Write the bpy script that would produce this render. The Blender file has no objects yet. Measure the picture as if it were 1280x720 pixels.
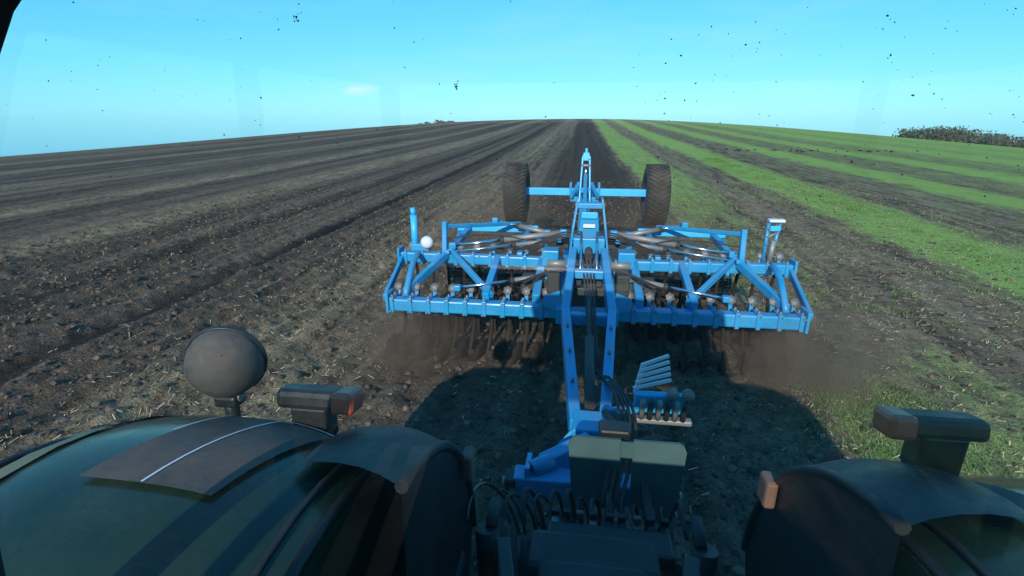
import bpy, bmesh, math, random
import numpy as np
from mathutils import Vector, Matrix
random.seed(7); rng=np.random.default_rng(11)
scene=bpy.context.scene
R=math.radians

# ---------------------------------------------------------------- materials
class NT:
    def __init__(s,mat):
        mat.use_nodes=True; s.t=mat.node_tree; s.t.nodes.clear()
    def n(s,typ,**kw):
        nd=s.t.nodes.new(typ)
        for k,v in kw.items():
            if k.startswith('_'): setattr(nd,k[1:],v)
            else:
                key=int(k[1:]) if (k[0]=='i' and k[1:].isdigit()) else k.replace('__',' ')
                s.set(nd.inputs[key],v)
        return nd
    def set(s,inp,v):
        if isinstance(v,bpy.types.NodeSocket): s.t.links.new(v,inp)
        elif isinstance(v,bpy.types.Node): s.t.links.new(v.outputs[0],inp)
        else: inp.default_value=v
    def math(s,op,a,b=0.0,clamp=False):
        return s.n('ShaderNodeMath',_operation=op,_use_clamp=clamp,i0=a,i1=b).outputs[0]
    def mix(s,f,a,b):
        nd=s.t.nodes.new('ShaderNodeMix'); nd.data_type='RGBA'
        s.set(nd.inputs[0],f); s.set(nd.inputs[6],a); s.set(nd.inputs[7],b)
        return nd.outputs[2]
    def noise(s,vec,scale,detail=4,rough=.55):
        return s.n('ShaderNodeTexNoise',Vector=vec,Scale=scale,Detail=detail,Roughness=rough).outputs[0]
    def mr(s,v,a,b,c=0.,d=1.):
        return s.n('ShaderNodeMapRange',_clamp=True,i0=v,i1=a,i2=b,i3=c,i4=d).outputs[0]
    def ramp(s,f,stops):
        nd=s.t.nodes.new('ShaderNodeValToRGB'); cr=nd.color_ramp
        while len(cr.elements)>1: cr.elements.remove(cr.elements[-1])
        first=True
        for p,v in stops:
            e=cr.elements[0] if first else cr.elements.new(p)
            e.position=p; first=False
            c=(v,v,v,1) if not isinstance(v,tuple) else v
            e.color=c
        s.set(nd.inputs[0],f); return nd.outputs[0]
def c4(c): return (c[0],c[1],c[2],1)
def paint(name,col,rough=.4,metal=0.,dust=.35,dcol=(.16,.125,.09),bump=.15,spec=.5,var=.12):
    m=bpy.data.materials.new(name); t=NT(m)
    g=t.n('ShaderNodeNewGeometry'); pos=g.outputs['Position']
    n1=t.noise(pos,3.1,4,.6); n2=t.noise(pos,38,2,.6)
    sepn=t.n('ShaderNodeSeparateXYZ',Vector=g.outputs['Normal']).outputs[2]
    up=t.mr(sepn,-.2,1,.35,1)
    dm=t.math('MULTIPLY',t.math('MULTIPLY',t.mr(t.math('ADD',n1,t.math('MULTIPLY',n2,.35)),.5,.85),up),dust*1.6,True)
    dark=c4([x*(1-var*2) for x in col]); lite=c4([min(1,x*(1+var)) for x in col])
    base=t.mix(n1,dark,lite)
    base=t.mix(dm,base,c4(dcol))
    r=t.math('ADD',rough,t.math('MULTIPLY',dm,.5),True)
    b=t.n('ShaderNodeBump',Strength=bump,Distance=.004,Height=n2)
    p=t.n('ShaderNodeBsdfPrincipled',Base__Color=base,Roughness=r,Metallic=metal,Normal=b)
    p.inputs['Specular IOR Level'].default_value=spec
    t.n('ShaderNodeOutputMaterial',Surface=p); return m
BLUE=paint('blue_paint',(.007,.30,.60),.32,dust=.28,var=.24)
BLUE_L=paint('light_blue_paint',(.03,.44,.78),.4,dust=.15)
GREEN=paint('green_fender_paint',(.008,.030,.016),.12,dust=.28,dcol=(.035,.042,.032),bump=.03,spec=.42)
BLACK=paint('black_plastic',(.010,.012,.013),.34,dust=.4,dcol=(.040,.043,.040),spec=.35)
RUBBER=paint('rubber',(.014,.014,.014),.8,dust=.75,dcol=(.075,.06,.05))
STEEL=paint('worn_steel',(.26,.26,.255),.45,metal=.35,dust=.45)
DISC=paint('disc_steel',(.022,.018,.015),.7,metal=.1,dust=.8,dcol=(.035,.026,.019),spec=.2)
SHANK=paint('soil_caked_shank',(.02,.018,.016),.7,dust=.9,dcol=(.045,.034,.025),spec=.2)
CHROME=paint('chrome_rod',(.75,.76,.78),.18,metal=1,dust=.05)
DARK=paint('dark_iron_and_shade',(.020,.025,.026),.55,dust=.6,dcol=(.05,.047,.038))  # cast iron; also colours in the shade inside the centre frame
GREY=paint('grey_plate',(.060,.115,.115),.5,dust=.12,dcol=(.06,.085,.08),var=.25,spec=.2)
WHITE=paint('white_paint',(.62,.68,.74),.4,dust=.15)
OLIVE=paint('olive_rim_and_reflection',(.12,.15,.07),.55,dust=.3)  # rim paint; also colours a glass reflection stripe on the left fender
REFL_BROWN=paint('brown_reflection_paint',(.055,.05,.042),.6,dust=.6,dcol=(.095,.08,.065),var=.25)  # brown glass reflections, put on the fenders as colour
LAMPB=paint('dusty_lamp_shell',(.03,.033,.03),.6,dust=1.0,dcol=(.09,.078,.065))
RED=paint('red_lens',(.42,.07,.03),.3,dust=.15)
ORANGE=paint('rust_red',(.14,.06,.035),.6,dust=.5)

# ---------------------------------------------------------------- builder
class B:
    def __init__(s,name,parent,mats,smooth=True):
        s.bm=bmesh.new(); s.name=name; s.parent=parent; s.mats=mats; s.sm=smooth
    def _fin(s,faces,mat,smooth=False):
        mi=s.mats.index(mat)
        for f in faces: f.material_index=mi; f.smooth=smooth
    def box(s,c,size,mat,rot=None,bev=.012,M=None,taper=None):
        r=bmesh.ops.create_cube(s.bm,size=1); vs=r['verts']
        if taper:
            for v in vs:
                if v.co.z>0: v.co.x*=taper[0]; v.co.y*=taper[1]
        T=Matrix.Translation(c) if M is None else M
        if rot: T=T@Matrix.Rotation(rot[2],4,'Z')@Matrix.Rotation(rot[1],4,'Y')@Matrix.Rotation(rot[0],4,'X')
        T=T@Matrix.Diagonal((*size,1))
        bmesh.ops.transform(s.bm,matrix=T,verts=vs)
        faces=set(f for v in vs for f in v.link_faces)
        s._fin(faces,mat)
        if bev>0:
            bev=min(bev,min(size)*.3)
            ed=list(set(e for v in vs for e in v.link_edges))
            rr=bmesh.ops.bevel(s.bm,geom=ed,offset=bev,segments=2,affect='EDGES',profile=.5)
            s._fin(rr['faces'],mat)
    def beam(s,p0,p1,w,h,mat,bev=.012,up=(0,0,1)):
        p0=Vector(p0);p1=Vector(p1);d=(p1-p0);L=d.length;d.normalize()
        upv=Vector(up)
        if abs(d.dot(upv))>.98: upv=Vector((0,1,0))
        sx=d.cross(upv).normalized(); uz=sx.cross(d).normalized()
        M=Matrix(((sx.x,d.x,uz.x,0),(sx.y,d.y,uz.y,0),(sx.z,d.z,uz.z,0),(0,0,0,1)))
        M=Matrix.Translation((p0+p1)/2)@M
        s.box(None,(w,L,h),mat,bev=bev,M=M)
    def tube(s,path,r,mat,n=10,cap=True,radii=None):
        P=[Vector(p) for p in path]; rings=[]
        prev=None
        for i,p in enumerate(P):
            d=(P[min(i+1,len(P)-1)]-P[max(i-1,0)]).normalized()
            if prev is None:
                a=Vector((0,0,1)) if abs(d.z)<.9 else Vector((1,0,0))
                u=d.cross(a).normalized()
            else:
                u=(prev-d*prev.dot(d)).normalized()
            prev=u; w=d.cross(u)
            rr=radii[i] if radii else r
            rings.append([s.bm.verts.new(p+(u*math.cos(2*math.pi*k/n)+w*math.sin(2*math.pi*k/n))*rr) for k in range(n)])
        fs=[]
        for a,b in zip(rings,rings[1:]):
            for k in range(n): fs.append(s.bm.faces.new((a[k],a[(k+1)%n],b[(k+1)%n],b[k])))
        s._fin(fs,mat,True)
        if cap: s._fin([s.bm.faces.new(rings[0][::-1]),s.bm.faces.new(rings[-1])],mat)
    def lathe(s,c,axis,prof,mat,n=28,notch=None):
        ax=Vector(axis).normalized(); a=Vector((0,0,1)) if abs(ax.z)<.9 else Vector((0,1,0))
        u=ax.cross(a).normalized(); w=ax.cross(u); c=Vector(c); rings=[]
        for t,r in prof:
            ring=[]
            for k in range(n):
                th=2*math.pi*k/n; rr=r
                if notch and r>=notch[0]: rr=r*(1-notch[1]*(1 if (k%notch[2])==0 else 0))
                ring.append(s.bm.verts.new(c+ax*t+(u*math.cos(th)+w*math.sin(th))*max(rr,1e-4)))
            rings.append(ring)
        fs=[]
        for a_,b_ in zip(rings,rings[1:]):
            for k in range(n): fs.append(s.bm.faces.new((a_[k],a_[(k+1)%n],b_[(k+1)%n],b_[k])))
        s._fin(fs,mat,True)
    def poly(s,pts,mat,thick=None):
        vs=[s.bm.verts.new(p) for p in pts]; f=s.bm.faces.new(vs); fs=[f]
        if thick:
            f.normal_update()
            r=bmesh.ops.extrude_face_region(s.bm,geom=[f]); nv=[g for g in r['geom'] if isinstance(g,bmesh.types.BMVert)]
            bmesh.ops.translate(s.bm,verts=nv,vec=Vector(thick))
            fs=list(set(ff for v in vs+nv for ff in v.link_faces))
        s._fin(fs,mat)
    def done(s):
        bmesh.ops.recalc_face_normals(s.bm,faces=s.bm.faces)
        me=bpy.data.meshes.new(s.name); s.bm.to_mesh(me); s.bm.free()
        for m in s.mats: me.materials.append(m)
        ob=bpy.data.objects.new(s.name,me); scene.collection.objects.link(ob)
        if s.parent: ob.parent=s.parent
        return ob
def empty(name):
    e=bpy.data.objects.new(name,None); scene.collection.objects.link(e); return e
def bez(p0,p1,p2,p3,n=14):
    p0,p1,p2,p3=map(Vector,(p0,p1,p2,p3)); o=[]
    for i in range(n+1):
        t=i/n; o.append(p0*(1-t)**3+p1*3*t*(1-t)**2+p2*3*t*t*(1-t)+p3*t**3)
    return o

# ---------------------------------------------------------------- terrain
def vnoise(x,y,seed):
    xi=np.floor(x).astype(np.int64); yi=np.floor(y).astype(np.int64); fx=x-xi; fy=y-yi
    fx=fx*fx*(3-2*fx); fy=fy*fy*(3-2*fy)
    def h(a,b):
        n=(a*374761393+b*668265263+seed*974711)&0xffffffff
        n=((n^(n>>13))*1274126177)&0xffffffff
        return ((n^(n>>16))&0xffff)/65535.0
    return (h(xi,yi)*(1-fx)+h(xi+1,yi)*fx)*(1-fy)+(h(xi,yi+1)*(1-fx)+h(xi+1,yi+1)*fx)*fy-.5
def macro(x,y):
    r=np.sqrt(x*x+y*y); t=np.clip(r/200,0,1); g=3.0*t*t*(3-2*t)
    k=np.where(x>0,.00066,.00054); xx=np.minimum(np.abs(x),260)
    z=g-k*xx*xx
    z-=.0011*np.clip(r-205,0,400)**2
    z+=.5*vnoise(x/60,y/90,5)*np.clip(r/80,0,1)
    return z
def height(x,y):
    x=np.asarray(x,float); y=np.asarray(y,float)
    r=np.sqrt(x*x+y*y); f=np.clip(1.2-r/60,0,1)
    z=macro(x,y)
    worked=1/(1+np.exp((x-2.3)*4))
    rows=.036*np.sin(x*2*math.pi/.46+1.6*vnoise(x*.3,y*.25,3))*worked
    amp=.35+.65*worked
    n=.085*vnoise(x*1.6,y*1.2,1)+.065*vnoise(x*4.2,y*3.6,2)+.060*vnoise(x*9.5,y*9,4)
    z=z+f*(rows+n*amp)
    z-=f*.14*np.exp(-((x+7.2+.3*vnoise(x*0,y*.3,8))/.16)**2)
    z-=f*.05*np.exp(-((x+9.6+.3*vnoise(x*0,y*.3,9))/.14)**2)
    z+=f*.05*np.exp(-((x-2.4)/.25)**2)
    return z
def axis(lo,hi,fine0,fine1,d,growth):
    c=list(np.arange(fine0,fine1,d)); s=d
    while c[-1]<hi: s*=growth; c.append(c[-1]+s)
    s=d
    while c[0]>lo: s*=growth; c.insert(0,c[0]-s)
    return np.array(c)
xs=axis(-750,750,-11,8,.05,1.035); ys=axis(-120,900,1.5,17,.055,1.025)
X,Y=np.meshgrid(xs,ys); Z=height(X,Y)
nx,ny=len(xs),len(ys)
def mesh_np(name,V,F,mat,k,parent=None,smooth=True):
    me=bpy.data.meshes.new(name); V=np.asarray(V,np.float32); F=np.asarray(F,np.int32)
    me.vertices.add(len(V)); me.vertices.foreach_set('co',V.ravel())
    me.loops.add(F.size); me.loops.foreach_set('vertex_index',F.ravel())
    me.polygons.add(len(F)); me.polygons.foreach_set('loop_start',np.arange(len(F),dtype=np.int32)*k)
    me.polygons.foreach_set('use_smooth',np.full(len(F),smooth))
    me.update(calc_edges=True); me.validate(); me.materials.append(mat)
    ob=bpy.data.objects.new(name,me); scene.collection.objects.link(ob)
    if parent: ob.parent=parent
    return ob
V=np.stack([X.ravel(),Y.ravel(),Z.ravel()],1)
i=np.arange(nx-1)[None,:]+nx*np.arange(ny-1)[:,None]; i=i.ravel()
F=np.stack([i,i+1,i+nx+1,i+nx],1)
# ground material
gm=bpy.data.materials.new('field_soil'); t=NT(gm)
pos=t.n('ShaderNodeNewGeometry').outputs['Position']
sep=t.n('ShaderNodeSeparateXYZ',Vector=pos); px,py=sep.outputs[0],sep.outputs[1]
flat=pos
st=t.n('ShaderNodeCombineXYZ',X=px,Y=t.math('MULTIPLY',py,.12),Z=0.0).outputs[0]
st2=t.n('ShaderNodeCombineXYZ',X=px,Y=t.math('MULTIPLY',py,.03),Z=0.0).outputs[0]
st3=t.n('ShaderNodeCombineXYZ',X=px,Y=t.math('MULTIPLY',py,.012),Z=7.0).outputs[0]
nA=t.noise(flat,.7,3,.6); nB=t.noise(flat,5.5,4,.65); nC=t.noise(flat,30,3,.7); nD=t.noise(st,3.0,3,.6); nE=t.noise(st2,1.6,3,.6)
nL=t.noise(st3,.9,3,.7)
wob=t.math('MULTIPLY',t.math('SUBTRACT',t.noise(st,.5,2),.5),1.6)
wob=t.math('ADD',wob,t.math('MULTIPLY',t.math('SUBTRACT',nA,.5),1.1))
xd=t.math('ADD',px,wob)
xf=t.math('DIVIDE',t.math('ADD',xd,60),120,True)
def S(l): return [((x+60)/120,v) for x,v in l]
green=t.ramp(xf,S([(2.2,0),(2.8,.88),(4.9,.84),(5.6,.36),(7.4,.38),(8.1,1),(10.1,1),(10.9,.38),(14.2,.44),(15.0,1),(16.8,.98),(17.6,.5),(20.9,.55),(21.7,1),(23.6,.98),(24.6,.6),(29,.66),(30.5,1),(33,.98),(36,.75),(42,1),(47,.8),(55,.95)]))
straw=t.ramp(xf,S([(-60,.5),(-50,.15),(-47,.75),(-43,.1),(-38,.25),(-36,.9),(-34.5,.12),(-29,.1),(-27.5,.7),(-24.5,.12),(-21,.15),(-19.2,.95),(-17.9,.12),(-15.2,.12),(-13.4,1),(-11.9,.12),(-8.2,.08),(-5.8,.15),(-4.8,.72),(-3.4,.72),(-2.6,.25),(-1.5,.15),(1.8,.3),(2.4,.62),(5,.68),(8,.64),(12,.68),(20,.62),(40,.5)]))
track=t.math('MAXIMUM',t.mr(t.math('ABSOLUTE',t.math('ADD',px,7.2)),.12,.36,1,0),
   t.math('MULTIPLY',t.mr(t.math('ABSOLUTE',t.math('ADD',px,9.6)),.1,.35,1,0),.6))
soil=t.mix(t.mr(nB,.35,.68),(.046,.032,.024,1),(.130,.094,.068,1))
soil=t.mix(t.mr(nC,.5,.8,0,.6),soil,(.22,.165,.12,1))
soil=t.mix(t.mr(nC,.5,.25,0,.8),soil,(.015,.011,.009,1))
soil=t.mix(t.mr(nE,.42,.60,0,.6),soil,(.031,.022,.017,1))
soil=t.mix(t.math('MULTIPLY',t.mr(nL,.50,.62,0,.5),t.mr(py,4,14)),soil,(.19,.145,.10,1))
soil=t.mix(t.math('MULTIPLY',t.mr(nL,.48,.38,0,.75),t.mr(py,4,14)),soil,(.022,.016,.013,1))
soil=t.mix(t.mr(nA,.5,.75,0,.3),soil,(.032,.023,.018,1))
sf=t.math('MULTIPLY',straw,t.mr(t.math('ADD',t.math('MULTIPLY',nD,.6),t.math('MULTIPLY',nB,.5)),.40,.68),True)
sf=t.math('MULTIPLY',sf,t.mr(nC,.3,.65,.4,1.1),True)
stc=t.mix(nA,(.42,.32,.20,1),(.34,.28,.14,1))
col=t.mix(sf,soil,stc)
gn=t.math('ADD',t.math('MULTIPLY',nD,.45),t.math('ADD',t.math('MULTIPLY',nB,.35),t.math('MULTIPLY',nA,.45)))
thin=t.math('MULTIPLY',t.mr(py,4.5,7.5,.20,.48),t.mr(py,12,22,1,0))
thin=t.math('MULTIPLY',thin,t.mr(px,5.5,7,1,0))
gf=t.math('MULTIPLY',t.mr(t.math('SUBTRACT',t.math('ADD',gn,t.math('MULTIPLY',t.math('SUBTRACT',green,thin),.62)),.62),.25,.60),t.mr(green,0,.2),True)
gc=t.mix(t.mr(nC,.3,.7),(.14,.23,.045,1),(.33,.49,.11,1))
col=t.mix(t.math('MULTIPLY',gf,.9),col,gc)
col=t.mix(t.math('MULTIPLY',track,t.mr(nA,.3,.6,.6,.95)),col,(.018,.013,.011,1))
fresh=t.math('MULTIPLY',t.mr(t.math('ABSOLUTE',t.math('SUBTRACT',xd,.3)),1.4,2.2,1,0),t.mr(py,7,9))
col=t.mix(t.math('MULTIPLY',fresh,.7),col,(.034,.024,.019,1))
hgt=t.math('ADD',t.math('MULTIPLY',nB,.5),t.math('MULTIPLY',nC,.5))
bmp=t.n('ShaderNodeBump',Strength=1.0,Distance=.09,Height=hgt)
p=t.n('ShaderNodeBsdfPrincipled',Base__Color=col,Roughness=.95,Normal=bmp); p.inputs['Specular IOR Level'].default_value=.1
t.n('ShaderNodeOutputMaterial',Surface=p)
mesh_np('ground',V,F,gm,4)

def simple(name,c1,c2,scale,rough=.9,trans=0):
    m=bpy.data.materials.new(name); t=NT(m); g=t.n('ShaderNodeNewGeometry')
    n=t.noise(g.outputs['Position'],scale,2)
    f=t.math('ADD',t.math('MULTIPLY',n,.5),t.math('MULTIPLY',g.outputs['Random Per Island'],.5))
    col=t.mix(t.mr(f,.25,.75),c4(c1),c4(c2))
    p=t.n('ShaderNodeBsdfPrincipled',Base__Color=col,Roughness=rough); p.inputs['Specular IOR Level'].default_value=.15
    if trans:
        tr=t.n('ShaderNodeBsdfTranslucent',Color=col); p=t.n('ShaderNodeMixShader',i0=trans,i1=p,i2=tr)
    t.n('ShaderNodeOutputMaterial',Surface=p); return m
CLOD=simple('clod_soil',(.030,.021,.016),(.15,.108,.078),9)
STRAW=simple('straw',(.16,.12,.06),(.50,.40,.25),3)
GRASS=simple('grass_blades',(.065,.12,.03),(.21,.32,.085),2,.6,.3)
bmi=bmesh.new(); bmesh.ops.create_icosphere(bmi,subdivisions=1,radius=1)
iv=np.array([v.co[:] for v in bmi.verts]); bmi.verts.ensure_lookup_table(); iff=np.array([[v.index for v in f.verts] for f in bmi.faces]); bmi.free()
def scatter(n,x0,x1,y0,y1,pw=2.0):
    u=rng.random(n); y=y0+(y1-y0)*u**pw
    x=x0+(x1-x0)*rng.random(n); return x,y
N=40000
cx,cy=scatter(N,-14,9,1.5,22,1.6)
keep=(cx<2.6)|(rng.random(N)<.3); keep&=(np.abs(cx+7.2)>.3); cx=cx[keep];cy=cy[keep];N=len(cx)
cs=.006+.040*rng.random(N)**4+.002*cy/10
cz=height(cx,cy)+cs*.15
jit=1+.6*(rng.random((N,12,3))-.5)
Vc=iv[None]*jit*(cs[:,None,None]*np.stack([.8+.6*rng.random(N),.8+.6*rng.random(N),.55+.35*rng.random(N)],1)[:,None,:])
ang=rng.random(N)*6.28; ca,sa=np.cos(ang)[:,None],np.sin(ang)[:,None]
Vr=Vc.copy(); Vr[...,0]=Vc[...,0]*ca-Vc[...,1]*sa; Vr[...,1]=Vc[...,0]*sa+Vc[...,1]*ca
Vr+=np.stack([cx,cy,cz],1)[:,None,:]
Fc=(iff[None]+12*np.arange(N)[:,None,None]).reshape(-1,3)
mesh_np('soil_clods',Vr.reshape(-1,3),Fc,CLOD,3,smooth=False)
# straw
N=66000
sx,sy=scatter(N,-12,12,1.5,26,1.5)
w=np.where((sx<-2.5)&(sx>-5.8),.85,np.where(sx>2.2,1.0,np.where(sx<-5.8,.16,.12)))
k=rng.random(N)<w*(.4+1.2*(vnoise(sx*1.3,sy*.6,31)+.5)); sx=sx[k];sy=sy[k];N=len(sx)
L=.008+.04*rng.random(N)**1.8; a=rng.random(N)*6.28; wd=.0018+.0016*rng.random(N)+.0002*sy
dx,dy=np.cos(a)*L,np.sin(a)*L; ox,oy=-np.sin(a)*wd,np.cos(a)*wd
z0=height(sx-dx,sy-dy)+.010; z1=height(sx+dx,sy+dy)+.010+.03*rng.random(N)**2
Vs=np.stack([np.stack([sx-dx-ox,sy-dy-oy,z0],1),np.stack([sx+dx-ox,sy+dy-oy,z1],1),np.stack([sx+dx+ox,sy+dy+oy,z1+.004],1),np.stack([sx-dx+ox,sy-dy+oy,z0+.004],1)],1)
mesh_np('straw_litter',Vs.reshape(-1,3),np.arange(4*N).reshape(-1,4),STRAW,4,smooth=False)
# grass
def grass_pts():
    X_=[];Y_=[]
    for (xc,hw,n,y0,y1,th) in ((3.1,.75,24000,2.5,8,.0),(5.8,1.7,16000,3.0,10,-.12),(3.5,.9,8000,8,22,-.12),(9.2,1.0,20000,4,40,.04),(6.2,1.8,8000,3,25,-.18)):
        x=xc+hw*rng.normal(0,.6,n); u=rng.random(n); y=y0+(y1-y0)*u**1.3
        m=(vnoise(x*1.4,y*.9,21)+.6*vnoise(x*4,y*4,22)+th)>0
        X_.append(x[m]);Y_.append(y[m])
    return np.concatenate(X_),np.concatenate(Y_)
gx,gy=grass_pts(); N=len(gx)
hh=.015+.045*rng.random(N)**1.5; a=rng.random(N)*6.28; wd=.003+.0006*gy; lean=1.0*hh
gz=height(gx,gy)
Vg=np.stack([np.stack([gx-np.cos(a)*wd,gy-np.sin(a)*wd,gz-.005],1),np.stack([gx+np.cos(a)*wd,gy+np.sin(a)*wd,gz-.005],1),
  np.stack([gx+lean*(rng.random(N)-.5)*2,gy+lean*(rng.random(N)-.5)*2,gz+hh],1)],1)
mesh_np('grass',Vg.reshape(-1,3),np.arange(3*N).reshape(-1,3),GRASS,3,smooth=False)

# distant trees
def tree_mass(name,specs,mat,n=420):
    Vt=[];
    for (x,y,hgt,wid) in specs:
        zb=float(macro(np.array([x]),np.array([y]))[0])
        cl=rng.normal(0,1,(9,3))*np.array([wid*.33,wid*.33,hgt*.16])+np.array([0,0,hgt*.58])
        ci=rng.integers(0,9,n); pp=cl[ci]+rng.normal(0,1,(n,3))*np.array([wid*.16,wid*.16,hgt*.12])
        pp[:,2]=np.clip(pp[:,2],hgt*.12,hgt)
        pp+=np.array([x,y,zb]); s=.2+.3*rng.random(n)
        d1=rng.normal(0,1,(n,3)); d1/=np.linalg.norm(d1,axis=1)[:,None]; d2=rng.normal(0,1,(n,3)); d2/=np.linalg.norm(d2,axis=1)[:,None]
        Vt.append(np.stack([pp-d1*s[:,None],pp+d2*s[:,None]*.8,pp+d1*s[:,None],pp-d2*s[:,None]*.8],1))
        tq=np.array([[x-.2,y,zb-1],[x+.2,y,zb-1],[x+.12,y,zb+hgt*.5],[x-.12,y,zb+hgt*.5]])[None]; Vt.append(tq)
    Vt=np.concatenate(Vt); return mesh_np(name,Vt.reshape(-1,3),np.arange(len(Vt)*4).reshape(-1,4),mat,4,smooth=False)
LEAF=simple('autumn_foliage',(.06,.062,.04),(.16,.13,.075),.3,.8,.2)
sp=[]
for k in range(34):
    az=R(28.8+9.5*k/33+random.uniform(-.15,.15)); r=228+random.uniform(-8,8)
    sp.append((r*math.sin(az),r*math.cos(az),random.uniform(6.0,8.0)*(1-.35*max(0,1-k/7)),random.uniform(4,8)))
tree_mass('distant_trees',sp,LEAF)
sp=[]
for k in range(5):
    az=R(-17.2+3.2*k/4+random.uniform(-.4,.4)); r=232
    sp.append((r*math.sin(az),r*math.cos(az),random.uniform(1.6,2.2),random.uniform(2,4)))
tree_mass('distant_hedge',sp,LEAF,150)

# ---------------------------------------------------------------- disc harrow
DH=empty('disc_harrow')
b=B('drawbar',DH,[BLUE,BLUE_L,DARK,STEEL,CHROME])
for s in (-1,1):
    pts=[(.10*s,3.15,.90),(.235*s,4.95,1.08),(.19*s,6.4,1.36)]
    b.beam(pts[0],pts[1],.085,.20,BLUE); b.beam((pts[1][0],pts[1][1]-.03,pts[1][2]-.002),pts[2],.083,.20,BLUE)
b.beam((-.12,3.12,.90),(.12,3.12,.90),.26,.24,BLUE)
b.beam((-.22,4.9,1.07),(.22,4.9,1.07),.10,.12,BLUE)
b.beam((-.20,5.9,1.25),(.20,5.9,1.25),.12,.10,BLUE)
b.beam((0,3.1,.88),(0,2.72,.80),.16,.16,BLUE)
b.beam((-.47,2.66,.84),(.47,2.66,.84),.14,.14,BLUE)
for s in (-1,1):
    b.poly([(.40*s,2.60,.66),(.40*s,2.60,.98),(.40*s,2.80,.95),(.40*s,2.95,.80),(.40*s,2.80,.66)],BLUE,(.03,0,0))
    b.tube([(.36*s,2.62,.86),(.54*s,2.62,.86)],.03,STEEL)
b.poly([(-.36,2.9,.74),(-.1,3.1,.95),(.1,3.1,.95),(.2,2.9,.74)],BLUE,(0,0,.03))
b.beam((-.30,2.72,.94),(.0,2.95,.98),.10,.08,BLUE); b.tube([(-.36,2.66,.93),(-.24,2.74,.95)],.055,BLUE,14)
b.tube([(0,3.3,1.02),(0,4.3,1.12)],.040,DARK,14); b.tube([(0,4.3,1.12),(0,5.2,1.2)],.022,DARK,12)
for s in (-1,1):
  for q in (.25,.5,.75):
    b.tube([( (.10+.135*q)*s+.0,3.15+1.8*q,1.0+.18*q),((.10+.135*q)*s,3.15+1.8*q,1.04+.18*q)],.014,STEEL,6)
b.done()

b=B('centre_frame',DH,[BLUE,BLUE_L,DARK,STEEL,CHROME,WHITE])
for s in (-1,1):
    b.beam((.30*s,5.6,.80),(.30*s,9.0,.95),.12,.20,BLUE)
    b.poly([(.24*s,6.15,.85),(.24*s,6.15,1.22),(.20*s,6.75,1.62),(.15*s,6.95,1.98),(.15*s,7.18,1.98),(.22*s,7.4,1.5),(.26*s,7.9,.95)],BLUE,(.025*s,0,0))
    b.poly([(.33*s,5.77,.80),(.52*s,5.80,.84),(.52*s,5.80,.98),(.33*s,5.77,1.06)],BLUE,(0,.03,0))
    b.box((.42*s,6.15,1.08),(.16,.34,.26),DARK,bev=.02); b.box((.50*s,6.75,1.22),(.22,.25,.22),BLUE)
    b.box((.36*s,7.35,1.34),(.18,.3,.22),DARK); b.box((.62*s,6.5,.92),(.5,.3,.2),DARK,bev=.03)  # dark boxes stand in for blue frame parts in shade
    b.tube([(.28*s,6.3,1.25),(.52*s,6.3,1.25)],.05,STEEL,12)
for (y,z) in ((5.65,.82),(6.9,1.0),(8.2,1.0),(8.95,.98)):
    b.beam((-.36,y,z),(.36,y,z),.13,.16,BLUE)
b.box((0,7.02,1.60),(.30,.10,.36),BLUE,taper=(.8,1)); b.box((0,6.93,1.90),(.34,.16,.07),BLUE)
b.box((0,6.95,1.76),(.22,.04,.09),BLUE_L); b.box((0,6.6,1.44),(.40,.22,.20),BLUE)
b.box((0,6.925,1.62),(.16,.012,.05),WHITE,bev=.002)
b.tube([(0,6.8,1.45),(0,6.3,1.35)],.05,DARK,12)
b.tube([(-.2,7.05,1.88),(.2,7.05,1.88)],.035,STEEL)
b.box((0,6.45,.95),(.46,.7,.10),DARK)
b.box((0,7.6,1.05),(.5,.9,.12),DARK)  # frame interior coloured dark in place of shade
for s in (-1,1):
    b.box((.12*s,6.1,1.12),(.09,.22,.12),DARK); b.tube([(.1*s,6.0,1.18),(.1*s,6.6,1.6)],.02,CHROME)
b.done()

b=B('transport_chassis',DH,[BLUE,BLUE_L,DARK,STEEL,RUBBER,CHROME])
AY,AZ=11.25,1.50; AX=-.05
b.beam((AX,7.6,1.02),(AX,9.6,1.15),.22,.24,BLUE); b.beam((AX,9.5,1.13),(AX,11.1,1.45),.20,.22,BLUE)
b.beam((-1.30+AX,AY,AZ),(1.30+AX,AY,AZ),.13,.15,BLUE_L); b.beam((-.3+AX,AY-.25,AZ-.12),(.3+AX,AY-.25,AZ-.12),.12,.1,BLUE)
for s in (-1,1):
    b.beam((AX+.11*s,10.6,1.3),(AX+.07*s,10.85,2.26),.035,.20,BLUE_L,up=(0,1,0))
    b.beam((AX+.28*s,10.9,1.42),(AX+.12*s,10.75,1.75),.05,.08,BLUE)
    b.box((AX+.30*s,AY-.02,AZ+.06),(.05,.22,.28),BLUE)
b.box((AX,10.82,2.27),(.19,.14,.16),BLUE_L,taper=(.6,.8)); b.box((AX,10.84,2.37),(.05,.06,.12),BLUE_L)
b.tube([(AX,10.55,1.35),(AX,10.72,1.80)],.055,DARK,14); b.tube([(AX,10.72,1.80),(AX,10.8,2.15)],.028,CHROME,12)
b.tube([(AX-.1,10.72,2.1),(AX+.1,10.72,2.1)],.03,STEEL); b.box((AX,10.6,1.62),(.2,.05,.1),BLUE)
b.beam((AX,10.8,1.9),(AX,8.0,1.15),.07,.1,BLUE)
b.done()
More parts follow.
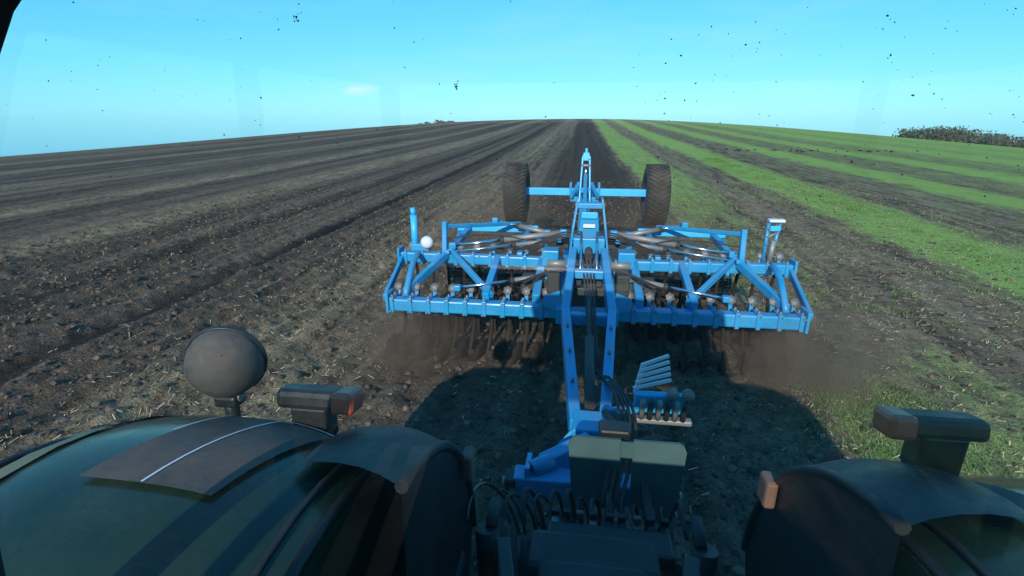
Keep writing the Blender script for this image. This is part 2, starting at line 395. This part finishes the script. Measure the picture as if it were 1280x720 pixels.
def wheel(name,parent,c,rad,wid,rimmat,lugs=False):
    b=B(name,parent,[RUBBER,rimmat,DARK,STEEL])
    hw=wid/2; rr=rad*.52
    prof=[(-hw*.75,rr),(-hw,rr*1.15),(-hw*1.05,rad*.78),(-hw*.95,rad*.93),(-hw*.7,rad*.99),(0,rad),(hw*.7,rad*.99),(hw*.95,rad*.93),(hw*1.05,rad*.78),(hw,rr*1.15),(hw*.75,rr)]
    b.lathe(c,(1,0,0),prof,RUBBER,48)
    b.lathe(c,(1,0,0),[(-hw*.75,rr),(-hw*.6,rr*.92),(-hw*.2,rr*.85),(-hw*.1,rr*.3),(-hw*.3,rr*.28),(-hw*.3,.001)],rimmat,32)
    b.lathe(c,(1,0,0),[(hw*.75,rr),(hw*.6,rr*.92),(hw*.2,rr*.85),(hw*.1,rr*.3),(hw*.3,rr*.28),(hw*.3,.001)],rimmat,32)
    nl=22 if lugs else 40
    for k in range(nl):
        th=2*math.pi*k/nl
        for s in (-1,1):
            t2=th+(math.pi/nl if s>0 else 0); lh=.045 if lugs else .006
            rc=rad+lh/2-.006
            c0=Vector(c)+Vector((s*hw*.48,rc*math.cos(t2),rc*math.sin(t2)))
            M=Matrix.Translation(c0)@Matrix.Rotation(t2-math.pi/2,4,'X')@Matrix.Rotation(s*.6,4,'Z')
            b.box(None,(hw*1.0,.06 if lugs else .045,lh+.02),RUBBER,M=M,bev=.004)
    return b.done()
wheel('wheel_left',DH,(-1.47+AX,AY,AZ-.04),.63,.46,BLUE); wheel('wheel_right',DH,(1.49+AX,AY,AZ-.04),.63,.46,BLUE)

def disc(b,c,rad,s,mat=DISC):
    ax=Vector((1,.32*s,0.0)).normalized()
    b.lathe(c,ax,[(0.0,.03),(.002*s,rad*.3),(.018*s,rad*.65),(.05*s,rad),(.056*s,rad*.995),(.024*s,rad*.65),(.008*s,rad*.3),(.006*s,.001)],mat,30,notch=(rad*.9,.13,3))
for s,nm in ((-1,'wing_left'),(1,'wing_right')):
    b=B(nm+'_frame',DH,[BLUE,BLUE_L,DARK,STEEL,CHROME,WHITE])
    b.beam((.36*s,5.88,.77),(2.47*s,5.88,.77),.15,.16,BLUE,.02)
    b.beam((.36*s,6.9,1.10),(2.66*s,6.9,1.12),.13,.14,BLUE,.02)
    b.box((2.48*s,5.88,.80),(.035,.24,.26),BLUE); b.box((2.67*s,6.9,1.12),(.035,.22,.26),BLUE)
    b.tube(bez((2.28*s,5.90,.86),(2.26*s,6.15,1.22),(2.32*s,6.5,1.25),(2.40*s,6.9,1.16)),.040,BLUE,10)
    b.beam((2.58*s,5.95,.80),(2.63*s,6.85,1.10),.05,.10,BLUE)
    b.beam((1.95*s,6.88,1.20),(2.30*s,5.95,.90),.07,.11,BLUE,.012)
    b.beam((1.90*s,6.85,1.22),(1.18*s,5.95,.90),.06,.08,BLUE,.012)
    b.beam((1.25*s,5.9,.90),(1.25*s,6.9,1.14),.09,.10,BLUE)
    b.beam((.62*s,5.9,.90),(.62*s,6.9,1.14),.10,.12,BLUE)
    b.beam((1.95*s,6.95,1.18),(1.95*s,8.25,1.26),.08,.10,BLUE); b.beam((.95*s,6.95,1.16),(.95*s,8.25,1.26),.08,.10,BLUE)
    b.beam((.80*s,8.3,1.27),(2.15*s,8.3,1.27),.10,.11,BLUE_L,.015)
    b.beam((2.02*s,6.92,1.15),(2.02*s,6.98,1.62),.07,.09,BLUE); b.beam((2.02*s,6.98,1.55),(1.1*s,8.3,1.36),.05,.06,BLUE)
    for k in range(9):
        x=(.55+k*.235)*s
        b.box((x,5.88,.775),(.055,.185,.195),BLUE,bev=.008)
        b.tube([(x-.018,5.775,.70),(x-.018,5.765,.70)],.013,STEEL,6); b.tube([(x+.018,5.785,.84),(x+.018,5.765,.84)],.013,STEEL,6)
        b.tube([(x,5.83,.86),(x,5.83,.90)],.014,STEEL,6); b.tube([(x,5.93,.86),(x,5.93,.90)],.014,STEEL,6)
        x2=(.62+k*.245)*s
        b.box((x2,6.9,1.11),(.05,.16,.175),BLUE,bev=.008)
        b.tube([(x2,6.86,1.18),(x2,6.86,1.225)],.013,STEEL,6)
    for k in range(26):
        x=(.45+k*.08)*s; b.tube([(x,5.806,.775),(x,5.796,.775)],.010,STEEL,6)
    def cyl(p0,p1,r,f=.55):
        p0=Vector(p0);p1=Vector(p1); m=p0.lerp(p1,f)
        b.tube([p0,m],r,STEEL,14); b.tube([m,p1],r*.5,CHROME,12); b.tube([m-(p1-p0).normalized()*.02,m+(p1-p0).normalized()*.03],r*1.2,DARK,14)
        b.box(p0,(r*2.4,r*2.6,r*2.2),BLUE); b.box(p1,(r*2.4,r*2.4,r*2.0),BLUE)
    cyl((.35*s,7.2,1.46),(1.92*s,7.0,1.27),.042); cyl((.40*s,7.0,1.40),(1.95*s,6.8,1.22),.028,.4)
    cyl((.50*s,6.3,1.08),(1.62*s,5.98,.98),.036,.4)
    cyl((.62*s,7.9,1.3),(1.5*s,8.2,1.42),.04)
    b.done()
    b=B(nm+'_disc_gang',DH,[DISC,BLUE,DARK,STEEL,SHANK])
    for row,(yy,zz,ztop) in enumerate(((6.02,.0,.72),(6.95,.06,1.05))):
        for k in range(9):
            x=(.52+k*.24+.1*row)*s
            arm=bez((x,yy+.02,ztop),(x+.02,yy+.34,ztop-.02),(x,yy+.36,.30),(x+.03*s,yy+.05,zz+.05))
            b.tube(arm,.024,SHANK,8)
            b.tube([(x-.05,yy+.05-.016,zz+.05),(x+.06,yy+.05+.016,zz+.05)],.05,SHANK,12)
            disc(b,(x+.05*s,yy+.04,zz+random.uniform(-.015,.015)),.25,-1 if row==0 else 1)
            zc=ztop+.20
            b.lathe((x,yy+.10,zc),(.2*s,-.8,.5),[(0,.001),(0,.055),(.02,.06),(.02,.03),(.035,.028),(.035,.001)],STEEL,18,notch=(.05,.22,3))
            b.beam((x,yy+.08,ztop),(x,yy+.11,zc),.05,.03,BLUE)
    b.done()
    b=B(nm+'_packer_roller',DH,[DISC,DARK,BLUE])
    ry,rz,rrad=8.75,.33,.27
    for k in range(12):
        th=2*math.pi*k/12
        b.tube([(.45*s,ry+rrad*math.cos(th),rz+rrad*math.sin(th)),(2.4*s,ry+rrad*math.cos(th+.5),rz+rrad*math.sin(th+.5))],.016,DISC,6)
    for k in range(7): b.lathe(((.45+k*.325)*s,ry,rz),(1,0,0),[(-.01,.2),(-.01,.265),(.01,.265),(.01,.2),(-.01,.2)],DARK,24)
    b.tube([(.4*s,ry,rz),(2.45*s,ry,rz)],.05,DARK,12)
    b.beam((2.46*s,ry,rz),(2.1*s,8.3,1.25),.04,.12,BLUE); b.beam((.42*s,ry,rz),(.85*s,8.3,1.25),.04,.12,BLUE)
    b.done()
    b=B(nm+'_marker_post',DH,[BLUE,BLUE_L,STEEL,WHITE,DARK])
    if s<0:
        b.tube([(-2.48,7.0,1.16),(-2.48,7.0,1.70)],.048,BLUE_L,14); b.tube([(-2.48,7.0,1.70),(-2.49,7.0,1.80)],.035,BLUE_L,12)
        b.tube([(-2.52,7.0,1.74),(-2.44,7.0,1.74)],.03,BLUE,10)
        b.lathe((-2.27,6.9,1.33),(.1,-1,.2),[(0,.001),(0,.085),(.02,.09),(.05,.055),(.06,.001)],WHITE,20)
        b.box((-2.4,6.97,1.24),(.24,.1,.1),BLUE); b.tube([(-2.27,6.93,1.15),(-2.27,6.93,1.3)],.02,STEEL)
    else:
        for q in (-.07,.07): b.tube([(2.36+q*.6,7.0,1.16),(2.40+q,7.02,1.72)],.022,BLUE,10)
        for q in range(5): b.tube([(2.32,6.98,1.22+q*.1),(2.44,7.0,1.28+q*.1)],.014,STEEL,8)
        b.box((2.41,7.0,1.74),(.20,.10,.04),WHITE); b.box((2.40,6.97,1.64),(.13,.03,.07),BLUE_L)
        b.tube([(2.36,6.9,1.2),(2.38,6.9,1.5)],.035,STEEL,12)
    b.done()
b=B('hydraulic_hoses',DH,[RUBBER,STEEL,BLUE])
for k in range(4):
    o=(k-1.5)*.028
    b.tube(bez((.10+o,2.3,1.0),(.2+o*2,2.8,1.30-.04*k),(.36+o,3.1,1.15),(.05+o*.6,3.9,1.02),18),.011,RUBBER,8)
    b.tube(bez((.05+o*.6,3.9,1.02),(.02+o,4.8,1.10),(0+o,5.6,1.25),(o*2,6.5,1.35),18),.011,RUBBER,8)
for s in (-1,1):
    for k in range(3):
        b.tube(bez((.1*s,6.8,1.5+.03*k),(.5*s,6.8,1.55+.04*k),(.7*s,6.95,1.2),(( .9+.2*k)*s,7.05,1.24),16),.011,RUBBER,8)
        b.tube(bez((.25*s,6.2,1.2),(.45*s,6.0,1.32),(.6*s,6.1,1.12),((.7+.12*k)*s,6.15,1.02),16),.010,RUBBER,8)
    b.tube(bez((.9*s,7.1,1.36),(1.3*s,7.0,1.5),(1.6*s,7.0,1.42),(2.0*s,6.98,1.38),14),.011,RUBBER,8)
b.done()
b=B('hose_holder',DH,[WHITE,STEEL,BLUE_L,DARK,BLUE])
hx,hy,hz=.47,3.18,1.20
b.beam((.12,3.3,.98),(.40,3.22,1.10),.05,.06,BLUE)
b.box((hx,hy,hz-.04),(.36,.05,.16),BLUE_L,rot=(.2,0,0)); b.box((hx+.02,hy-.03,hz-.16),(.38,.06,.04),STEEL)
for k in range(6): b.tube([(hx-.13+k*.055,hy-.05,hz-.14),(hx-.13+k*.055,hy-.09,hz+.02)],.018,DARK if k%2 else STEEL,10)
for k in range(5):
    x=hx-.19+k*.012
    b.beam((x,hy+.01,hz+.05+k*.045),(x+.25-.02*k,hy+.03,hz+.12+k*.045),.02,.024,WHITE,.004)
b.beam((hx-.17,hy+.04,hz),(hx-.13,hy+.05,hz+.22),.03,.03,WHITE,.004)
for q in range(2): b.lathe((hx+.06+.1*q,hy-.05,hz+.06),(0,-1,.3),[(0,.001),(0,.04),(.03,.04),(.03,.001)],STEEL,14)
b.done()

# ---------------------------------------------------------------- tractor
TR=empty('tractor')
WC=1.0; WZ=.95
for s,nm in ((-1,'left'),(1,'right')):
    wheel('rear_tyre_'+nm,TR,(1.38*s,WC,WZ),.95,.95,OLIVE,True)
    wheel('front_tyre_'+nm,TR,(1.1*s,-2.1,.68),.68,.5,OLIVE,True)
    b=B('fender_'+nm,TR,[GREEN,BLACK,OLIVE,REFL_BROWN,RED,WHITE,STEEL,DARK,ORANGE])
    x0,x1=.80,2.02; nxs=18; nth=30; grid=[]
    def rad(q): e=2*q-1; return 1.11-(.13 if e<0 else .20)*abs(e)**3.0
    for j in range(nth+1):
        th=R(8+150*j/nth); row=[]
        for k in range(nxs+1):
            q=k/nxs; rr=rad(q)
            row.append(b.bm.verts.new(((x0+(x1-x0)*q)*s,WC+rr*math.cos(th),WZ+rr*math.sin(th))))
        grid.append(row)
    fs=[]
    for j in range(nth):
        for k in range(nxs): fs.append(b.bm.faces.new((grid[j][k],grid[j][k+1],grid[j+1][k+1],grid[j+1][k])))
    b._fin(fs,GREEN,True)
    b.tube([v.co.copy() for v in [g[-1] for g in grid]],.022,BLACK,8); b.tube([v.co.copy() for v in [g[0] for g in grid]],.018,BLACK,8)
    def on(q,th,up=.012):
        rr=rad(q)+up; return ((x0+(x1-x0)*q)*s,WC+rr*math.cos(R(th)),WZ+rr*math.sin(R(th)))
    def strip(q0,q1,t0,t1,mat,n=8,up=.01,skew=0.):
        g=[[b.bm.verts.new(on(q0+(q1-q0)*k/6+skew*(j/n),t0+(t1-t0)*j/n,up)) for k in range(7)] for j in range(n+1)]
        b._fin([b.bm.faces.new((g[j][k],g[j][k+1],g[j+1][k+1],g[j+1][k])) for j in range(n) for k in range(6)],mat,True)
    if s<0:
        strip(.74,.83,44,120,OLIVE); strip(.14,.46,64,90,REFL_BROWN,up=.014,skew=.08)  # olive stripe and brown panel: glass reflections painted onto the fender
        strip(.46,.466,64,76,WHITE,up=.018,skew=.035); strip(.14,.30,63.3,63.8,WHITE,2,.018); strip(.30,.306,64,90,WHITE,up=.018,skew=.08)  # thin white lines painted along the reflected panel
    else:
        strip(.12,.19,48,80,REFL_BROWN,up=.012,skew=.12)  # slanted pale band: glass reflection painted onto the fender
    b.tube([Vector(on(.93,a,.03)) for a in range(40,120,8)],.012,BLACK,8)
    b.tube([Vector(on(.05,a,.015)) for a in range(40,120,8)],.010,BLACK,8)
    pts=[(x0*s,WC+.97*math.cos(R(a)),WZ+.97*math.sin(R(a))) for a in range(8,160,10)]
    b.poly(pts+[(x0*s,-.0,1.0)],GREEN,(-.02*s,0,0))
    ext=[]; xa=.62 if s<0 else .74; zo=-.04 if s<0 else -.02
    for j in range(14):
        th=R(4+6*j); row=[]
        for k in range(6):
            q=k/5; rr=1.135-.07*abs(1-q)**3-.02*q**3
            row.append(b.bm.verts.new(((xa+.32*q)*s,WC+.05+rr*math.cos(th),WZ+zo+rr*math.sin(th))))
        ext.append(row)
    b._fin([b.bm.faces.new((ext[j][k],ext[j][k+1],ext[j+1][k+1],ext[j+1][k])) for j in range(13) for k in range(5)],BLACK,True)
    b.poly([g[0].co.copy() for g in ext]+[(xa*s,WC+.12,WZ-.2),(xa*s,WC+1.0,WZ-.2)],BLACK)
    b.tube([g[0].co.copy() for g in ext],.022,BLACK,8); b.tube([v.co.copy() for v in ext[0]],.02,BLACK,8)
    tx,ty,tz=(-1.09,1.58,2.01) if s<0 else (1.06,1.62,2.05)
    b.box((tx,ty,tz),(.25,.11,.075),BLACK,bev=.03,rot=(-.2,0,0)); b.box((tx-.135*s,ty-.006,tz),(.085,.118,.083),RED,bev=.018,rot=(-.2,0,0))
    b.box((tx,ty-.01,tz-.09),(.14,.09,.15),BLACK)
    b.box(((xa-.03)*s,1.93,1.50),(.05,.10,.13),ORANGE,bev=.015)
    b.done()
b=B('round_work_lamp',TR,[LAMPB,BLACK,DARK,STEEL,GREY])
lc=Vector((-1.42,1.56,2.13)); ax=Vector((-.25,.9,.1))
b.lathe(lc,ax,[(-.098,.001),(-.094,.05),(-.075,.09),(-.04,.12),(.0,.132),(.04,.136),(.055,.13),(.06,.115),(.05,.10),(.045,.001)],LAMPB,32)
b.lathe(lc,ax,[(.028,.137),(.028,.142),(.048,.142),(.048,.137)],BLACK,32)
b.tube([lc+Vector((0,0,-.11)),lc+Vector((.01,-.01,-.18)),lc+Vector((.02,-.03,-.30))],.026,BLACK,12)
b.box(lc+Vector((0,0,-.14)),(.09,.07,.05),BLACK); b.tube([lc+Vector((-.05,0,-.13)),lc+Vector((.05,0,-.13))],.018,STEEL,8)
b.done()
b=B('rear_linkage',TR,[DARK,BLACK,GREY,STEEL,GREEN,RUBBER,ORANGE,CHROME])
b.box((0,1.25,.75),(.52,1.3,.62),DARK,bev=.05); b.box((0,1.95,.84),(.62,.25,.42),DARK,bev=.04)
b.box((.08,2.06,.98),(.62,.18,.10),BLACK,bev=.02)
for k in range(9):
    x=-.20+k*.07+random.uniform(-.01,.01); b.tube([(x,2.1,.99),(x,2.2,1.0+random.uniform(-.01,.02))],.022,STEEL if k%3==0 else BLACK,12); b.box((x,2.19,1.04),(.04,.03,.045),(ORANGE if k%4==2 else BLACK),bev=.008)
for s in (-1,1):
    b.beam((.36*s,1.7,.62),(.47*s,2.62,.80),.06,.10,DARK); b.beam((.42*s,1.75,1.15),(.46*s,2.2,.75),.05,.06,DARK)
    b.beam((.34*s,1.5,1.15),(.42*s,1.85,1.13),.07,.10,BLACK); b.tube([(.30*s,1.8,.6),(.33*s,2.05,1.0)],.045,BLACK,12)
    b.box((.49*s,2.64,.84),(.07,.12,.12),DARK)
    b.beam((.62*s,1.2,.95),(.30*s,1.2,.95),.3,.3,DARK)
    b.tube([(.50*s,1.95,.80),(.52*s,2.0,1.08)],.06,BLACK,14); b.tube([(.50*s,2.0,1.08),(.50*s,2.15,1.12)],.03,DARK,10)
    b.box((.66*s,1.8,.92),(.12,.2,.25),DARK,bev=.03)
b.tube([(0,2.0,.65),(0,2.35,.65)],.07,DARK,14)
for s in (-1,1):
    b.poly([(.19+.035*s,2.50,.84),(.19+.30*s,2.50,.86),(.19+.33*s,2.54,1.22),(.19+.315*s,2.545,1.255),(.19+.29*s,2.546,1.27),(.19+.035*s,2.545,1.27)],GREY,(0,.018,0))
b.box((.19,2.537,1.215),(.072,.020,.10),GREY,bev=.003)
b.beam((.05,2.1,.98),(.14,2.52,1.0),.05,.05,BLACK); b.beam((.3,2.1,.98),(.3,2.52,1.0),.05,.05,BLACK)
b.tube([(.19,2.57,1.22),(.15,2.8,1.17),(.10,3.1,1.10)],.03,BLACK,12); b.box((.12,2.62,1.29),(.18,.12,.05),BLACK,bev=.015)
for k in range(14):
    x=-.50+k*.075; q=random.uniform(-.05,.05)
    b.tube(bez((x,2.15,.98),(x-.1+q,2.35,1.14+q),(x+.10-q,2.45,1.0+q),(x*.7,2.35,.6),14),.008+.003*(k%3),RUBBER,8)
b.tube(bez((-.60,1.9,1.2),(-.66,2.3,1.25),(-.45,2.4,1.05),(-.35,2.2,.7),14),.010,GREEN,8)
b.done()
b=B('hood',TR,[GREEN,BLACK,DARK])
b.box((0,-2.45,1.45),(.86,2.2,.75),GREEN,bev=.12,taper=(.8,.95)); b.box((0,-3.58,1.35),(.7,.08,.6),BLACK,bev=.03)
b.box((0,-1.2,.9),(.6,4.4,.5),DARK,bev=.05); b.beam((-1,-2.1,.7),(1,-2.1,.7),.18,.2,DARK); b.beam((-1.0,1,.95),(1.0,1,.95),.26,.26,DARK)
b.tube([(.5,-1.6,1.6),(.5,-1.6,2.9)],.06,BLACK,14)
b.done()
b=B('cab',TR,[BLACK,GREEN,DARK,GREY])
b.box((0,-.35,3.28),(2.3,2.15,.2),GREEN,bev=.07,taper=(.9,.9))
b.box((0,-.35,3.165),(2.2,1.98,.04),BLACK,bev=.01)
for s in (-1,1):
    b.beam((1.24*s,.52,1.5),(.92*s,.50,3.16),.08,.07,BLACK,up=(0,1,0)); b.beam((1.0*s,-1.25,1.4),(.95*s,-1.2,3.15),.07,.07,BLACK,up=(0,1,0))
    b.beam((1.1*s,-.3,1.4),(1.0*s,-.3,3.15),.05,.05,BLACK,up=(0,1,0))
    b.poly([(.90*s,.49,3.15),(.665*s,.49,3.15),(.72*s,.49,3.105),(.755*s,.49,3.06),(.80*s,.49,2.98),(.90*s,.49,2.86)],BLACK,(0,.03,0))
    b.box((1.15*s,-.35,1.5),(.05,1.7,.5),GREEN,bev=.02)
b.beam((-1.12,.52,2.0),(1.12,.52,2.0),.05,.1,BLACK); b.box((0,.52,1.7),(2.2,.04,.55),BLACK)
b.box((0,-.35,1.32),(2.2,1.7,.08),BLACK)
b.box((0,-1.22,1.85),(1.7,.12,1.0),BLACK,bev=.03)  # unseen front panel, added to block the hood's reflection in the rear glass
b.done()
b=B('operator_seat',TR,[BLACK,DARK])
b.box((0.1,-.75,1.85),(.5,.5,.16),BLACK,bev=.06); b.box((0.1,-.55,2.2),(.46,.12,.6),BLACK,bev=.05,rot=(-.1,0,0)); b.box((0.1,-.72,1.58),(.3,.3,.45),DARK)
b.done()
gl=bpy.data.materials.new('dusty_glass'); t=NT(gl)
pos=t.n('ShaderNodeNewGeometry').outputs['Position']; nn=t.noise(pos,3.0,3)
tr=t.n('ShaderNodeBsdfTransparent',Color=(.975,.985,.98,1)); df=t.n('ShaderNodeBsdfTranslucent',Color=(.45,.62,.62,1)); gs=t.n('ShaderNodeBsdfGlossy',Color=(1,1,1,1),Roughness=.02)
m1=t.n('ShaderNodeMixShader',i0=t.mr(nn,.3,.8,.005,.03),i1=tr,i2=df); m2=t.n('ShaderNodeMixShader',i0=.04,i1=m1,i2=gs)
t.n('ShaderNodeOutputMaterial',Surface=m2)
b=B('rear_window_glass',TR,[gl]); b.poly([(-1.10,.515,2.05),(1.10,.515,2.05),(.90,.515,3.15),(-.90,.515,3.15)],gl); b.done()
sp_m=paint('dried_dirt',(.012,.03,.06),.8,dust=.0)
b=B('window_dirt_specks',TR,[sp_m])
def speck(x,z,s,elong=1.):
    n=random.randint(5,8); a0=random.random()*6
    pts=[]
    for k in range(n):
        a=a0+k*2*math.pi/n; r=s*random.uniform(.45,1.2); pts.append((x+r*math.cos(a)*elong,.521,z+r*math.sin(a)))
    vs=[b.bm.verts.new(p) for p in pts]; b._fin([b.bm.faces.new(vs)],sp_m)
for k in range(480):
    x=random.uniform(-.78,.42) if k%2 else random.uniform(-.1,.42); z=random.choice((random.uniform(2.93,3.13),random.uniform(2.93,3.13),random.uniform(2.93,3.13),random.uniform(2.4,3.0)))
    speck(x,z,random.choice((.0004,.0005,.0006,.0009)),random.uniform(.6,1.8))
for (x,z,n,sp_,sz) in ((-.254,3.031,6,.003,.0012),(-.41,3.093,9,.004,.0011),(-.43,3.085,4,.003,.0008),(-.56,3.05,3,.003,.0009),(.02,3.06,3,.003,.0008),(.13,3.05,3,.003,.0009)):
    for k in range(n): speck(x+random.gauss(0,sp_*.5),z+random.gauss(0,sp_),sz*random.uniform(.4,1.2))
for k in range(30):
    x=random.uniform(0,.17); speck(x,2.972+random.gauss(0,.0004),.0006,random.uniform(1.5,4))
b.done()

# ---------------------------------------------------------------- dust raised by the discs
dm_=bpy.data.materials.new('airborne_dust'); t=NT(dm_)
pos=t.n('ShaderNodeNewGeometry').outputs['Position']
nz=t.noise(pos,1.3,3,.65)
tot=None
for (c,inv,amp) in (((-2.3,6.1,.15),(.8,.7,1.15),4.5),((2.6,6.1,.15),(.66,.58,.85),5.5),((-1.9,10.6,.8),(.45,.3,.65),.9),((1.6,10.3,.7),(.5,.3,.7),.7),((0,9.5,.3),(.32,.3,1.0),.4),((0,6.0,.0),(.36,1.1,1.7),1.2)):
    v=t.n('ShaderNodeVectorMath',_operation='SUBTRACT',i0=pos,i1=c).outputs[0]
    v=t.n('ShaderNodeVectorMath',_operation='MULTIPLY',i0=v,i1=inv).outputs[0]
    l=t.n('ShaderNodeVectorMath',_operation='LENGTH',i0=v).outputs[1]
    f=t.mr(l,0,1,1,0); f=t.math('MULTIPLY',t.math('MULTIPLY',f,f),amp)
    tot=f if tot is None else t.math('ADD',tot,f)
dn=t.math('MULTIPLY',tot,t.mr(nz,.40,.62,.08,1))
vs_=t.n('ShaderNodeVolumePrincipled',Color=(.36,.255,.18,1),Density=t.math('MULTIPLY',dn,.85),Anisotropy=.0)
t.n('ShaderNodeOutputMaterial',Volume=vs_)
b=B('dust_cloud',None,[dm_]); b.box((.2,8.8,.85),(8.2,10.0,1.8),dm_,bev=0); b.done()

# ---------------------------------------------------------------- light / world
el=R(24.3); daz=R(5)
d=Vector((math.sin(daz)*math.cos(el),math.cos(daz)*math.cos(el),-math.sin(el)))
sl=bpy.data.lights.new('sun','SUN'); sl.energy=5.0; sl.angle=R(.5); sl.color=(1,.94,.86)
so=bpy.data.objects.new('sun',sl); scene.collection.objects.link(so); so.rotation_euler=d.to_track_quat('-Z','Y').to_euler()
w=bpy.data.worlds.new('World'); scene.world=w; t=NT(w)
sky=t.n('ShaderNodeTexSky',_sky_type='NISHITA',_sun_disc=False,_sun_elevation=el,_sun_rotation=R(185),_air_density=1.0,_dust_density=.3,_ozone_density=2.5,_altitude=200)
tc=t.n('ShaderNodeTexCoord').outputs['Generated']
srgb=t.n('ShaderNodeSeparateColor',Color=sky.outputs[0])
def ch(i,pre,g,gain): return t.math('MULTIPLY',t.math('POWER',t.math('MULTIPLY',srgb.outputs[i],pre*.11),g),gain/.11)
graded=t.n('ShaderNodeCombineColor',Red=ch(0,.62,.95,.70),Green=ch(1,1.0,.56,1.03),Blue=ch(2,1.03,.30,1.24)).outputs[0]
dv=t.n('ShaderNodeVectorMath',_operation='SUBTRACT',i0=tc,i1=(-.404,.914,.049)).outputs[0]
dv=t.n('ShaderNodeVectorMath',_operation='MULTIPLY',i0=dv,i1=(1,1,4.5)).outputs[0]
ln=t.n('ShaderNodeVectorMath',_operation='LENGTH',i0=dv).outputs[1]
cn=t.noise(t.n('ShaderNodeVectorMath',_operation='MULTIPLY',i0=tc,i1=(1,1,5)).outputs[0],14,5)
cm=t.math('MULTIPLY',t.mr(ln,.0,.06,1,0),t.mr(cn,.33,.55),True)
thinc=t.math('MULTIPLY',t.mr(t.noise(t.n('ShaderNodeVectorMath',_operation='MULTIPLY',i0=tc,i1=(1,1,6)).outputs[0],2.2,5),.5,.8),.22)
sk=t.mix(t.math('MAXIMUM',cm,thinc),graded,(6.4,8.7,9.4,1))
bg=t.n('ShaderNodeBackground',Color=sk,Strength=.11)
t.n('ShaderNodeOutputWorld',Surface=bg)

cam=bpy.data.cameras.new('camera'); cam.sensor_width=36; cam.lens=18; cam.clip_start=.02; cam.clip_end=3000
co=bpy.data.objects.new('camera',cam); scene.collection.objects.link(co); co.location=(-.13,0,3.0)
co.rotation_euler=(R(90-18.3),0,R(7.6)); scene.camera=co
scene.view_settings.view_transform='Standard'; scene.view_settings.look='None'; scene.view_settings.exposure=0
